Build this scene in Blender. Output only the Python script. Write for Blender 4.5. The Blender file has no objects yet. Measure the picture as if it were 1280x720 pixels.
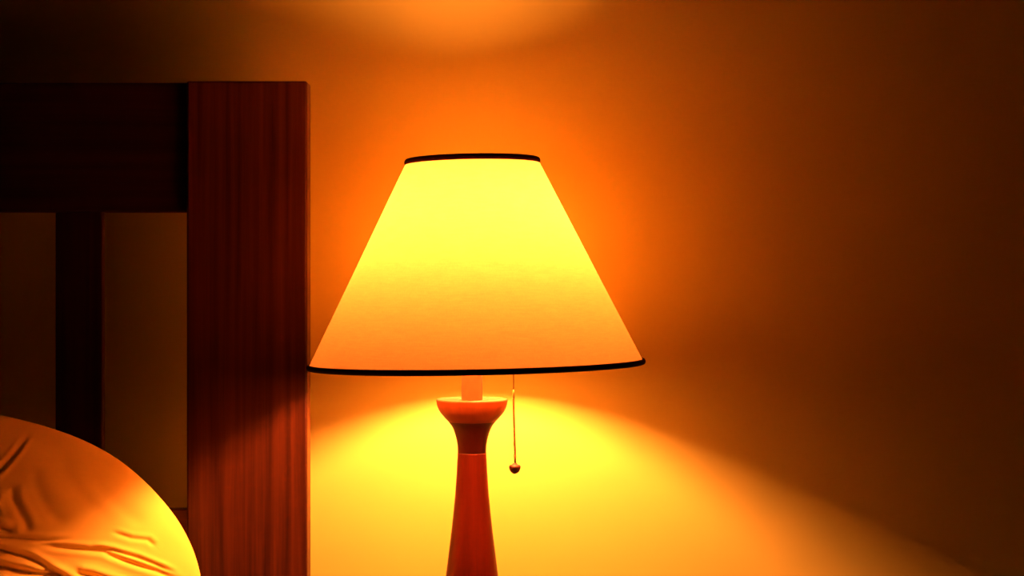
import bpy, bmesh, math, random
from mathutils import Vector, Matrix, noise

S = bpy.context.scene
C = S.collection
PI = math.pi

# ------------------------------------------------------------ camera, world, exposure
F = 2028.0            # focal length in pixels of the 1280 px wide frame
CAM = Vector((0.0, -1.95, 1.10))
cd = bpy.data.cameras.new('camera')
cd.sensor_width = 36.0
cd.lens = F / 1280 * 36
cd.clip_start = 0.05
cam = bpy.data.objects.new('camera', cd)
cam.location = CAM
cam.rotation_euler = (PI / 2, 0, 0)
C.objects.link(cam)
S.camera = cam

w = bpy.data.worlds.new('night')
S.world = w
w.use_nodes = True
w.node_tree.nodes['Background'].inputs[0].default_value = (1.0, 0.3, 0.1, 1)
w.node_tree.nodes['Background'].inputs[1].default_value = 0.0

S.view_settings.view_transform = 'Standard'
S.view_settings.look = 'None'
S.view_settings.exposure = 0.0
S.view_settings.gamma = 1.0
S.view_settings.use_curve_mapping = False
S.cycles.use_denoising = True
S.cycles.max_bounces = 12
S.cycles.diffuse_bounces = 6
S.cycles.sample_clamp_indirect = 12.0
S.cycles.caustics_reflective = False
S.cycles.caustics_refractive = False

LAMP_POWER = 3400.0               # radiance of the bulb's glass
BULB_COLOR = (1.0, 0.25, 0.068)
WALL_Y = 0.29

def P(px, py, Y):
    """a point of the frame at depth Y"""
    d = (Y - CAM.y) / F
    return Vector(((px - 640) * d, Y, CAM.z + (360 - py) * d))

# ------------------------------------------------------------ helpers
def tag(o, label=None, cat=None, group=None, kind=None):
    for k, v in (('label', label), ('category', cat), ('group', group), ('kind', kind)):
        if v:
            o[k] = v
    return o

def empty(name, loc):
    o = bpy.data.objects.new(name, None)
    o.location = loc
    o.empty_display_size = 0.05
    C.objects.link(o)
    return o

def link(name, bm, mat, parent=None, smooth=False):
    """bm is in world space; the object keeps its parent's origin"""
    off = Vector(parent['_w']) if parent is not None else Vector((0, 0, 0))
    bmesh.ops.translate(bm, verts=bm.verts, vec=-off)
    bmesh.ops.recalc_face_normals(bm, faces=bm.faces)
    me = bpy.data.meshes.new(name)
    bm.to_mesh(me)
    bm.free()
    if smooth:
        for p in me.polygons:
            p.use_smooth = True
    me.materials.append(mat)
    o = bpy.data.objects.new(name, me)
    C.objects.link(o)
    if parent is not None:
        o.parent = parent
        o['_w'] = list(off)
    else:
        o['_w'] = [0, 0, 0]
    return o

def root(name, loc):
    o = empty(name, loc)
    o['_w'] = list(loc)
    return o

def box(bm, x0, x1, y0, y1, z0, z1, bevel=0.0, seg=2):
    r = bmesh.ops.create_cube(bm, size=1.0)
    for v in r['verts']:
        v.co = Vector(((x0 + x1) / 2 + v.co.x * (x1 - x0),
                       (y0 + y1) / 2 + v.co.y * (y1 - y0),
                       (z0 + z1) / 2 + v.co.z * (z1 - z0)))
    if bevel:
        es = list({e for v in r['verts'] for e in v.link_edges})
        bmesh.ops.bevel(bm, geom=es, offset=bevel, segments=seg, affect='EDGES', profile=0.5)

def bx(*a, **k):
    bm = bmesh.new()
    box(bm, *a, **k)
    return bm

def lathe(bm, prof, cx, cy, n=64, cap0=True, cap1=True):
    """prof: list of (radius, z) from bottom to top"""
    rings = []
    for r, z in prof:
        if r < 1e-6:
            rings.append([bm.verts.new((cx, cy, z))])
        else:
            rings.append([bm.verts.new((cx + r * math.cos(2 * PI * i / n), cy + r * math.sin(2 * PI * i / n), z)) for i in range(n)])
    for a, b in zip(rings, rings[1:]):
        for i in range(n):
            j = (i + 1) % n
            if len(a) == 1 and len(b) == 1:
                continue
            if len(a) == 1:
                bm.faces.new((a[0], b[i], b[j]))
            elif len(b) == 1:
                bm.faces.new((a[i], a[j], b[0]))
            else:
                bm.faces.new((a[i], a[j], b[j], b[i]))
    if cap0 and len(rings[0]) > 1:
        bm.faces.new(rings[0][::-1])
    if cap1 and len(rings[-1]) > 1:
        bm.faces.new(rings[-1])

def tube(bm, pts, r, n=10, closed=False):
    pts = [Vector(p) for p in pts]
    m = len(pts)
    rings = []
    up = None
    for i, p in enumerate(pts):
        a = pts[(i - 1) % m] if closed or i > 0 else p
        b = pts[(i + 1) % m] if closed or i < m - 1 else p
        t = (b - a).normalized()
        if up is None:
            up = t.orthogonal().normalized()
        up = (up - t * up.dot(t)).normalized()
        s = t.cross(up)
        rr = r[i] if isinstance(r, (list, tuple)) else r
        rings.append([bm.verts.new(p + up * (rr * math.cos(2 * PI * k / n)) + s * (rr * math.sin(2 * PI * k / n))) for k in range(n)])
    rng = range(m) if closed else range(m - 1)
    for i in rng:
        a, b = rings[i], rings[(i + 1) % m]
        for k in range(n):
            bm.faces.new((a[k], a[(k + 1) % n], b[(k + 1) % n], b[k]))
    if not closed:
        bm.faces.new(rings[0][::-1])
        bm.faces.new(rings[-1])

def smoothprof(pts, k=6):
    """Catmull-Rom through (r, z) points"""
    out = []
    p = [pts[0]] + list(pts) + [pts[-1]]
    for i in range(1, len(p) - 2):
        for j in range(k):
            t = j / k
            q = []
            for c in (0, 1):
                a, b, d, e = p[i - 1][c], p[i][c], p[i + 1][c], p[i + 2][c]
                q.append(0.5 * (2 * b + (d - a) * t + (2 * a - 5 * b + 4 * d - e) * t * t + (3 * b - a - 3 * d + e) * t ** 3))
            out.append((max(q[0], 0), q[1]))
    out.append(pts[-1])
    return out

# ------------------------------------------------------------ materials
class NT:
    def __init__(self, name):
        self.m = bpy.data.materials.new(name)
        self.m.use_nodes = True
        self.t = self.m.node_tree
        self.b = self.t.nodes['Principled BSDF']
    def n(self, kind, **ins):
        nd = self.t.nodes.new(kind)
        for k, v in ins.items():
            nd.inputs[k.replace('_', ' ')].default_value = v
        return nd
    def l(self, a, b):
        self.t.links.new(a, b)
    def coords(self, scale=(1, 1, 1)):
        tc = self.t.nodes.new('ShaderNodeTexCoord')
        mp = self.t.nodes.new('ShaderNodeMapping')
        mp.inputs['Scale'].default_value = scale
        self.l(tc.outputs['Object'], mp.inputs['Vector'])
        return mp.outputs['Vector']
    def ramp(self, fac, stops):
        r = self.t.nodes.new('ShaderNodeValToRGB')
        while len(r.color_ramp.elements) < len(stops):
            r.color_ramp.elements.new(0.5)
        for e, (p, c) in zip(r.color_ramp.elements, stops):
            e.position = p
            e.color = (*c, 1)
        self.l(fac, r.inputs['Fac'])
        return r.outputs['Color']
    def bump(self, h, strength=0.2, dist=0.001):
        b = self.t.nodes.new('ShaderNodeBump')
        b.inputs['Strength'].default_value = strength
        b.inputs['Distance'].default_value = dist
        self.l(h, b.inputs['Height'])
        self.l(b.outputs['Normal'], self.b.inputs['Normal'])

def plain(name, col, rough=0.6, metal=0.0, spec=0.5, nscale=60, var=0.15):
    t = NT(name)
    no = t.n('ShaderNodeTexNoise', Scale=nscale, Detail=3.0)
    t.l(t.coords(), no.inputs['Vector'])
    c2 = tuple(c * (1 - var) for c in col)
    t.l(t.ramp(no.outputs['Fac'], [(0.3, c2), (0.7, col)]), t.b.inputs['Base Color'])
    t.b.inputs['Roughness'].default_value = rough
    t.b.inputs['Metallic'].default_value = metal
    t.b.inputs['Specular IOR Level'].default_value = spec
    return t.m

def wood(name, dark, light, rough=0.4, spec=0.4, scale=(55, 55, 2.2), contrast=(0.35, 0.68)):
    t = NT(name)
    v = t.coords(scale)
    no = t.n('ShaderNodeTexNoise', Scale=1.0, Detail=6.0, Roughness=0.62, Distortion=0.35)
    t.l(v, no.inputs['Vector'])
    t.l(t.ramp(no.outputs['Fac'], [(contrast[0], dark), (contrast[1], light)]), t.b.inputs['Base Color'])
    t.b.inputs['Roughness'].default_value = rough
    t.b.inputs['Specular IOR Level'].default_value = spec
    t.bump(no.outputs['Fac'], 0.25, 0.0006)
    return t.m

def wall_mat():
    t = NT('painted_plaster')
    no = t.n('ShaderNodeTexNoise', Scale=3.0, Detail=4.0)
    t.l(t.coords(), no.inputs['Vector'])
    t.l(t.ramp(no.outputs['Fac'], [(0.3, (0.74, 0.75, 0.17)), (0.7, (0.77, 0.78, 0.18))]), t.b.inputs['Base Color'])
    n2 = t.n('ShaderNodeTexNoise', Scale=160.0, Detail=4.0)
    t.l(t.coords(), n2.inputs['Vector'])
    t.bump(n2.outputs['Fac'], 0.10, 0.0008)
    # satin, slightly pearly wall paint
    t.b.inputs['Metallic'].default_value = 0.66
    t.b.inputs['Roughness'].default_value = 0.56
    return t.m

def shade_mat():
    t = NT('shade_linen')
    nt = t.t
    out = nt.nodes['Material Output']
    nt.nodes.remove(t.b)
    tc = nt.nodes.new('ShaderNodeTexCoord')
    # linen threads: fine streaks along and around the shade
    mp = nt.nodes.new('ShaderNodeMapping'); mp.inputs['Scale'].default_value = (900, 900, 60)
    t.l(tc.outputs['Object'], mp.inputs['Vector'])
    a = t.n('ShaderNodeTexNoise', Scale=1.0, Detail=2.0); t.l(mp.outputs['Vector'], a.inputs['Vector'])
    mp2 = nt.nodes.new('ShaderNodeMapping'); mp2.inputs['Scale'].default_value = (60, 60, 900)
    t.l(tc.outputs['Object'], mp2.inputs['Vector'])
    b = t.n('ShaderNodeTexNoise', Scale=1.0, Detail=2.0); t.l(mp2.outputs['Vector'], b.inputs['Vector'])
    ad = nt.nodes.new('ShaderNodeMath'); ad.operation = 'ADD'
    t.l(a.outputs['Fac'], ad.inputs[0]); t.l(b.outputs['Fac'], ad.inputs[1])
    hf = nt.nodes.new('ShaderNodeMath'); hf.operation = 'MULTIPLY'; hf.inputs[1].default_value = 0.5
    t.l(ad.outputs[0], hf.inputs[0])
    k = SHADE_T
    ct = t.ramp(hf.outputs[0], [(0.35, tuple(c * 0.78 for c in k)), (0.65, tuple(c * 1.22 for c in k))])
    tr = nt.nodes.new('ShaderNodeBsdfTranslucent'); t.l(ct, tr.inputs['Color'])
    cdif = t.ramp(hf.outputs[0], [(0.35, tuple(c * 0.9 for c in SHADE_R)), (0.65, SHADE_R)])
    df = nt.nodes.new('ShaderNodeBsdfDiffuse'); t.l(cdif, df.inputs['Color'])
    sm = nt.nodes.new('ShaderNodeAddShader')
    t.l(tr.outputs[0], sm.inputs[0]); t.l(df.outputs[0], sm.inputs[1])
    t.l(sm.outputs[0], out.inputs['Surface'])
    return t.m

SHADE_T = (0.066, 0.038, 0.0105)
SHADE_R = (0.38, 0.30, 0.17)

def bulb_mat():
    t = NT('glowing_bulb')
    t.b.inputs['Base Color'].default_value = (0.9, 0.85, 0.7, 1)
    t.b.inputs['Emission Color'].default_value = (*BULB_COLOR, 1)
    t.b.inputs['Emission Strength'].default_value = LAMP_POWER
    return t.m

def pillow_mat():
    t = NT('cotton')
    n1 = t.n('ShaderNodeTexNoise', Scale=9.0, Detail=5.0)
    t.l(t.coords((1, 1, 2.5)), n1.inputs['Vector'])
    t.l(t.ramp(n1.outputs['Fac'], [(0.3, (0.80, 0.60, 0.11)), (0.7, (0.87, 0.66, 0.13))]), t.b.inputs['Base Color'])
    n2 = t.n('ShaderNodeTexNoise', Scale=520.0, Detail=2.0)
    t.l(t.coords(), n2.inputs['Vector'])
    t.bump(n2.outputs['Fac'], 0.12, 0.0008)
    t.b.inputs['Roughness'].default_value = 0.9
    t.b.inputs['Specular IOR Level'].default_value = 0.15
    return t.m

M_wall = wall_mat()
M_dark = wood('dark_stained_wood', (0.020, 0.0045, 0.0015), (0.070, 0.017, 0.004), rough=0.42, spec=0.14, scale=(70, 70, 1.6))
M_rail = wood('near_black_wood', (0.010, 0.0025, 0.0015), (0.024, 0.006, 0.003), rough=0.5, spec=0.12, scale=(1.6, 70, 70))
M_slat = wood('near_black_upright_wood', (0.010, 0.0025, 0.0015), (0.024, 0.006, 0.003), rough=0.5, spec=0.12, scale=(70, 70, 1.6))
M_low = wood('dark_stained_crosswise_wood', (0.06, 0.014, 0.006), (0.12, 0.03, 0.012), rough=0.42, spec=0.14, scale=(1.6, 70, 70))
M_lampwood = wood('red_turned_wood', (0.09, 0.009, 0.0025), (0.16, 0.018, 0.004), rough=0.38, spec=0.4, scale=(45, 45, 3))
M_cup = wood('orange_turned_wood', (0.28, 0.065, 0.014), (0.36, 0.09, 0.022), rough=0.42, spec=0.4, scale=(45, 45, 6))
M_band = wood('dark_turned_wood', (0.04, 0.004, 0.0015), (0.06, 0.007, 0.002), rough=0.4, spec=0.4, scale=(45, 45, 6))
M_shade = shade_mat()
M_trimtop = plain('brown_trim', (0.055, 0.012, 0.006), 0.8, spec=0.1)
M_trimbot = plain('black_trim', (0.012, 0.006, 0.005), 0.8, spec=0.1)
M_stem = plain('amber_socket_tube', (0.22, 0.085, 0.022), 0.5)
M_brass = plain('old_brass', (0.20, 0.17, 0.03), 0.6, metal=0.2, spec=0.2)
M_knob = plain('dark_knob', (0.10, 0.03, 0.012), 0.45)
M_bulb = bulb_mat()
M_pillow = pillow_mat()
M_sheet = plain('bed_sheet', (0.55, 0.42, 0.24), 0.9, spec=0.1)
M_table = wood('walnut_table_wood', (0.10, 0.045, 0.02), (0.16, 0.075, 0.03), rough=0.5, scale=(3, 60, 60))
M_floor = wood('floor_boards', (0.03, 0.015, 0.008), (0.05, 0.025, 0.012), rough=0.6, scale=(2, 30, 30))

# ------------------------------------------------------------ setting
tag(link('wall_back', bx(-3.2, 3.2, WALL_Y, WALL_Y + 0.12, 0.0, 2.7), M_wall), kind='structure')
tag(link('floor', bx(-3.2, 3.2, -3.2, WALL_Y + 0.12, -0.1, 0.0), M_floor), kind='structure')
tag(link('baseboard_back', bx(-3.2, 3.2, WALL_Y - 0.018, WALL_Y, 0.0, 0.11, bevel=0.004), M_sheet), kind='structure')

# ------------------------------------------------------------ bed with headboard
PF, PB = 0.135, 0.172          # front and back of the post
RF, RB = 0.146, 0.168          # front and back of rails and slats
pr = P(384, 0, PF).x
pl = P(233, 0, PF).x
ptop = P(0, 101, PF).z
pw = pr - pl
BED_W = 1.56
bed = root('bed', (pr - BED_W / 2, PF, 0))
tag(bed, 'dark wooden bed headboard with wide posts, top rail and upright slats behind the pillow', 'bed')
link('headboard_post', bx(pl, pr, PF, PB, 0, ptop, bevel=0.003), M_dark, bed)
lx1 = pr - BED_W + pw
link('headboard_post', bx(pr - BED_W, lx1, PF, PB, 0, ptop, bevel=0.003), M_dark, bed)
rz = P(0, 265, RF).z
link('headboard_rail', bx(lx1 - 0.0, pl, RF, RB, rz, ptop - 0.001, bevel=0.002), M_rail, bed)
lz = P(0, 637, RF).z
link('headboard_rail', bx(lx1 - 0.0, pl, RF, RB, lz - 0.17, lz, bevel=0.002), M_low, bed)
s0, s1 = P(68, 0, RF).x, P(127, 0, RF).x
step = (s1 - s0) + (P(232, 0, RF).x - s1)
k = 0
while s0 - k * step > lx1 + 0.05:
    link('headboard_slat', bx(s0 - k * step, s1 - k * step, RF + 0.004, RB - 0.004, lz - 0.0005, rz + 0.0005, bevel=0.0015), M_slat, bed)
    k += 1
MT = 0.475                      # top of the mattress
link('side_rail', bx(pr - 0.06, pr - 0.03, -1.85, PF, 0.20, 0.36, bevel=0.003), M_dark, bed)
link('side_rail', bx(pr - BED_W + 0.03, pr - BED_W + 0.06, -1.85, PF, 0.20, 0.36, bevel=0.003), M_dark, bed)
link('foot_rail', bx(pr - BED_W + 0.03, pr - 0.03, -1.88, -1.85, 0.0, 0.40, bevel=0.003), M_dark, bed)

bm = bx(pr - BED_W + 0.063, pr - 0.063, -1.84, 0.128, 0.24, MT, bevel=0.035, seg=4)
tag(link('mattress', bm, M_sheet, smooth=True), 'cream mattress of the bed under the pillow', 'mattress')

# ------------------------------------------------------------ pillow
def pillow():
    cy = 0.050
    c = P(-62, 772, cy)
    rx, rzz, ry = 0.3035, 0.2590, 0.080
    bm = bmesh.new()
    bmesh.ops.create_icosphere(bm, subdivisions=6, radius=1.0)
    fine = [e for e in bm.edges if all(v.co.y < 0.1 and v.co.x > 0.02 and v.co.z > 0.02 for v in e.verts)]
    bmesh.ops.subdivide_edges(bm, edges=fine, cuts=6, use_grid_fill=True)
    def sgnp(v, e):
        return math.copysign(abs(v) ** e, v)
    for v in bm.verts:
        u = v.co.normalized()
        # rounded outline, softer belly
        d = (abs(u.x) ** 2.05 + abs(u.z) ** 2.05) ** (1 / 2.05) if (u.x or u.z) else 0
        rad = math.hypot(u.x, u.z)
        f = rad / d if d > 1e-6 else 1.0
        x = u.x * f
        z = u.z * f
        y = u.y * (1 - 0.25 * rad ** 4)
        q = Vector((x * rx, y * ry, z * rzz))
        h = 0.0
        if u.y < 0.25:
            # broad soft swells running down and to the right
            sx, sz = q.x, q.z
            along = sx * 0.86 - sz * 0.5
            across = sx * 0.42 + sz * 0.9
            h += 0.0010 * math.sin(along * 62 + 3 * noise.noise(Vector((sx * 5, 0, sz * 5)))) * max(0, 1 - abs(across - 0.10) / 0.12)
            h += 0.0035 * noise.noise(Vector((sx * 7, 1.3, sz * 9)))
        v.co = q + u * h
    # creases: a narrow valley with a lip along a polyline of frame points
    def cr(pts, depth, width, lip=0.5):
        P3 = [P(x, y, cy) - c for x, y in pts]
        return ([(p.x, p.z) for p in P3], depth * 0.80, width * 0.66, lip)
    CR = [
        cr([(46, 541), (36, 561), (24, 578), (10, 592), (-8, 600)], 0.0042, 0.0040, 0.7),
        cr([(-20, 640), (2, 638), (20, 643), (42, 652)], 0.0070, 0.0050),
        cr([(-30, 661), (0, 658), (20, 656), (50, 660), (80, 664), (105, 665)], 0.0040, 0.0038),
        cr([(-30, 672), (0, 668), (30, 672), (60, 682), (92, 704), (100, 708)], 0.0062, 0.0050),
        cr([(-30, 690), (0, 684), (26, 690), (58, 700), (90, 706), (120, 722), (150, 742)], 0.0070, 0.0055),
        cr([(110, 705), (128, 710), (150, 720), (175, 735)], 0.0060, 0.0055),
        cr([(70, 668), (100, 674), (140, 682), (170, 698), (200, 712), (222, 726)], 0.0046, 0.0042),
        cr([(128, 675), (150, 681), (178, 693), (198, 704), (218, 716)], 0.0040, 0.0032),
        cr([(150, 660), (170, 669), (188, 673), (196, 681)], 0.0024, 0.0034),
        cr([(-30, 712), (0, 704), (30, 712), (62, 720), (90, 735)], 0.0080, 0.0062),
        cr([(-30, 735), (10, 728), (50, 738), (120, 760)], 0.0080, 0.0070),
        cr([(0, 652), (8, 630), (18, 612), (22, 600)], 0.0036, 0.0046),
        cr([(36, 600), (44, 620), (56, 640), (60, 652)], 0.0034, 0.0060),
        cr([(22, 606), (20, 620), (26, 636)], 0.0038, 0.0044),
        cr([(85, 560), (96, 590), (120, 620), (150, 650)], 0.0015, 0.0120, 0.3),
        cr([(120, 585), (135, 610), (165, 640), (185, 655)], 0.0018, 0.0110, 0.3),
        cr([(60, 575), (64, 600), (80, 630), (100, 650)], 0.0018, 0.0100, 0.3),
    ]
    for v in bm.verts:
        if v.co.y > 0.03:
            continue
        x0, z0 = v.co.x, v.co.z
        h = 0.0
        for pts, dep, wd, lip in CR:
            m = wd * 5
            if x0 < min(p[0] for p in pts) - m or x0 > max(p[0] for p in pts) + m or z0 < min(p[1] for p in pts) - m or z0 > max(p[1] for p in pts) + m:
                continue
            best, tb, total = 1e9, 0, 0
            n = len(pts) - 1
            for i in range(n):
                ax, az = pts[i]; bx_, bz = pts[i + 1]
                dx, dz = bx_ - ax, bz - az
                t = max(0, min(1, ((x0 - ax) * dx + (z0 - az) * dz) / (dx * dx + dz * dz)))
                ex, ez = ax + dx * t - x0, az + dz * t - z0
                dd = ex * ex + ez * ez
                if dd < best:
                    best, tb = dd, (i + t) / n
                    side = dx * ez - dz * ex
            s = math.sqrt(best)
            if s < wd * 5:
                fade = min(1, 6 * min(tb, 1 - tb) + 0.15)
                h -= dep * fade * math.exp(-(s / wd) ** 2)
                q = s / wd - 2.2
                h += dep * lip * fade * math.exp(-q * q / 1.4) * (1.0 if side < 0 else 0.45)
        nrm = Vector((v.co.x / rx ** 2, v.co.y / ry ** 2, v.co.z / rzz ** 2)).normalized()
        v.co = v.co + nrm * h
    for v in bm.verts:
        v.co.y += 0.28 * max(v.co.x, -0.15)      # turned a little towards the lamp
    # flatten where it sits and where it leans
    for v in bm.verts:
        v.co.z = max(v.co.z, MT + 0.001 - c.z)
        v.co.y = min(v.co.y, RF - 0.018)
    bmesh.ops.translate(bm, verts=bm.verts, vec=(c.x, 0.0, c.z))
    return bm
tag(link('pillow', pillow(), M_pillow, smooth=True),
    'creased pale pillow propped against the dark headboard, glowing on its lamp side', 'pillow')

# ------------------------------------------------------------ nightstand
TT = 0.600
NX0, NX1, NY0, NY1 = -0.235, 0.245, -0.20, 0.262
ns = root('nightstand', ((NX0 + NX1) / 2, (NY0 + NY1) / 2, 0))
tag(ns, 'dark wooden nightstand under the lit table lamp beside the bed', 'nightstand')
link('table_top', bx(NX0, NX1, NY0, NY1, TT - 0.025, TT, bevel=0.004), M_table, ns)
link('cabinet_body', bx(NX0 + 0.02, NX1 - 0.02, NY0 + 0.03, NY1 - 0.01, 0.16, TT - 0.025, bevel=0.003), M_table, ns)
for z0, z1 in ((0.18, 0.37), (0.38, 0.565)):
    d = link('drawer', bx(NX0 + 0.03, NX1 - 0.03, NY0 + 0.012, NY0 + 0.03, z0, z1, bevel=0.003), M_table, ns)
    bm = bmesh.new()
    bmesh.ops.create_uvsphere(bm, u_segments=16, v_segments=10, radius=0.014,
                              matrix=Matrix.Translation(((NX0 + NX1) / 2, NY0 + 0.002, (z0 + z1) / 2)))
    kb = link('knob', bm, M_brass, d, smooth=True)
for sx in (NX0 + 0.045, NX1 - 0.045):
    for sy in (NY0 + 0.055, NY1 - 0.035):
        bm = bmesh.new()
        lathe(bm, [(0.013, 0.0), (0.02, 0.16)], sx, sy, 16)
        link('leg', bm, M_table, ns)

# ------------------------------------------------------------ table lamp
LX = P(590, 0, 0).x            # axis of the base
k1 = 1.95 / F
def zz(py):
    return CAM.z + (360 - py) * k1
lamp = root('table_lamp', (LX, 0, TT))
tag(lamp, 'lit table lamp with a tapered fabric shade on a turned red wooden base', 'lamp')

# turned body: widens downwards to a foot on the nightstand
body = [(r * k1, zz(y)) for r, y in ((18.0, 566.0), (18.4, 575), (20.4, 610), (24.2, 650), (29.0, 690), (33.0, 722), (39, 765), (44.5, 800), (48.0, 822))]
body = smoothprof(body[::-1], 5)
foot = [(0.074, TT + 0.0005), (0.076, TT + 0.006), (0.074, TT + 0.014), (0.062, TT + 0.020), (0.052, TT + 0.027)]
bm = bmesh.new()
lathe(bm, foot + [p for p in body if p[1] > TT + 0.03], LX, 0, 96)
link('lamp_body', bm, M_lampwood, lamp, smooth=True)
bm = bmesh.new()
lathe(bm, smoothprof([(17.7 * k1, zz(567)), (18.3 * k1, zz(556)), (20.5 * k1, zz(545)), (24.5 * k1, zz(534)), (29.5 * k1, zz(527))], 5), LX, 0, 96)
link('neck_band', bm, M_band, lamp, smooth=True)
cup = smoothprof([(29.0 * k1, zz(527.3)), (35 * k1, zz(521)), (40.5 * k1, zz(514)), (43.4 * k1, zz(507)), (44.6 * k1, zz(500.5))], 5)
cup += [(44.0 * k1, zz(498.8)), (41.5 * k1, zz(498.3)), (38 * k1, zz(499.2)), (12 * k1, zz(499.8))]
bm = bmesh.new()
lathe(bm, cup, LX, 0, 96)
o = link('cup', bm, M_cup, lamp, smooth=True)

BZ = CAM.z + 0.064             # centre of the glowing bulb
BX = LX + 0.010
BY = 0.009
sock_top = BZ - 0.052
bm = bmesh.new()
lathe(bm, [(13.2 * k1, zz(499.5)), (13.2 * k1, zz(480)), (13.2 * k1, sock_top - 0.035), (0.0165, sock_top - 0.03), (0.0175, sock_top)], LX, 0, 48)
link('socket_tube', bm, M_stem, lamp)

bm = bmesh.new()
prof = [(0.012, BZ - 0.052), (0.0125, BZ - 0.034), (0.0155, BZ - 0.022), (0.0190, BZ - 0.010), (0.0195, BZ + 0.001), (0.0175, BZ + 0.012), (0.0130, BZ + 0.022), (0.0080, BZ + 0.032), (0.0, BZ + 0.042)]
lathe(bm, prof, BX, BY, 24)
o = link('bulb', bm, M_bulb, lamp, smooth=True)

# shade: tilted by about one degree, right side up
def shade_frame(pt):
    return TILT @ pt
top_c = Vector((P(590.5, 0, 0).x, 0, zz(202)))
bot_c = Vector((P(595.3, 0, 0).x, 0, zz(455.3)))
axis = (top_c - bot_c).normalized()
rot = Vector((0, 0, 1)).rotation_difference(axis).to_matrix().to_4x4()
H = (top_c - bot_c).length
RT, RBm = 82.5 * k1, 208.5 * k1
def put(bm):
    bmesh.ops.transform(bm, matrix=Matrix.Translation(bot_c) @ rot, verts=bm.verts)
    return bm
bm = bmesh.new()
N = 12
lathe(bm, [(RBm + (RT - RBm) * i / N, H * i / N) for i in range(N + 1)], 0, 0, 128, cap0=False, cap1=False)
shade = link('lamp_shade', put(bm), M_shade, lamp, smooth=True)
def ring(R, z, hh, th, n=128):
    bm = bmesh.new()
    m = 12
    rs = []
    for i in range(n):
        a = 2 * PI * i / n
        row = []
        for j in range(m):
            b = 2 * PI * j / m
            r = R + th * math.cos(b)
            row.append(bm.verts.new((r * math.cos(a), r * math.sin(a), z + hh * math.sin(b))))
        rs.append(row)
    for i in range(n):
        for j in range(m):
            bm.faces.new((rs[i][j], rs[(i + 1) % n][j], rs[(i + 1) % n][(j + 1) % m], rs[i][(j + 1) % m]))
    return put(bm)
o = link('shade_trim', ring(RT, H - 0.0005, 0.0040, 0.0024), M_trimtop, shade, smooth=True)
o['label'] = 'dark brown trim around the top of the shade'
o = link('shade_trim', ring(RBm, 0.0005, 0.0034, 0.0026), M_trimbot, shade, smooth=True)
o['label'] = 'black trim around the bottom of the shade'
# wire carrier clipped over the bulb
bm = bmesh.new()
inv = (Matrix.Translation(bot_c) @ rot).inverted()
cc = inv @ Vector((BX, BY, BZ + 0.045))
for q in range(3):
    a = 2 * PI * q / 3 + 0.5
    tube(bm, [(RT * 0.985 * math.cos(a), RT * 0.985 * math.sin(a), H - 0.003), (cc.x + 0.004 * math.cos(a), cc.y + 0.004 * math.sin(a), cc.z)], 0.0009, 6)
lathe(bm, [(0.006, cc.z - 0.0015), (0.006, cc.z + 0.0015)], cc.x, cc.y, 16)
link('shade_carrier', put(bm), M_brass, shade)

# pull chain with a small knob
cx0, cy0 = P(642, 0, -0.02).x, -0.02
kd = (1.95 - 0.02) / F
def zc(py): return CAM.z + (360 - py) * kd
bm = bmesh.new()
ztop = CAM.z - 0.030
tube(bm, [(LX + 0.012, 0.0, ztop), (cx0 - 0.004, cy0, ztop), (cx0, cy0, ztop - 0.004), (cx0, cy0, zc(492))], 0.0006, 8)
tube(bm, [(cx0, cy0, zc(487)), (cx0, cy0, zc(499))], 0.0011, 8)
y = 499.0
while y < 572:
    px = 642 + 2.0 * ((y - 499) / 73) ** 1.3
    p = P(px, y, cy0)
    bmesh.ops.create_icosphere(bm, subdivisions=2, radius=0.00145, matrix=Matrix.Translation(p))
    y += 2.2
tube(bm, [P(642 + 2.0 * (t / 10) ** 1.3, 499 + 7.4 * t, cy0) for t in range(11)], 0.00045, 6)
tube(bm, [P(643.7, 568, cy0), P(644, 579, cy0)], [0.0016, 0.0012], 10)
tube(bm, [P(642.8, 552, cy0), P(643.1, 557, cy0)], 0.0013, 8)
ch = link('pull_chain', bm, M_brass, lamp, smooth=True)
bm = bmesh.new()
kc = P(643.5, 585.5, cy0)
lathe(bm, [(0.0, kc.z - 0.0066), (0.0026, kc.z - 0.0060), (0.0050, kc.z - 0.0040), (0.0066, kc.z - 0.0008), (0.0070, kc.z + 0.0022), (0.0060, kc.z + 0.0040), (0.0042, kc.z + 0.0040), (0.0022, kc.z + 0.0062), (0.0, kc.z + 0.0066)], kc.x, kc.y, 20)
link('chain_knob', bm, M_knob, ch, smooth=True)

for o in list(bpy.data.objects):
    if '_w' in o:
        del o['_w']
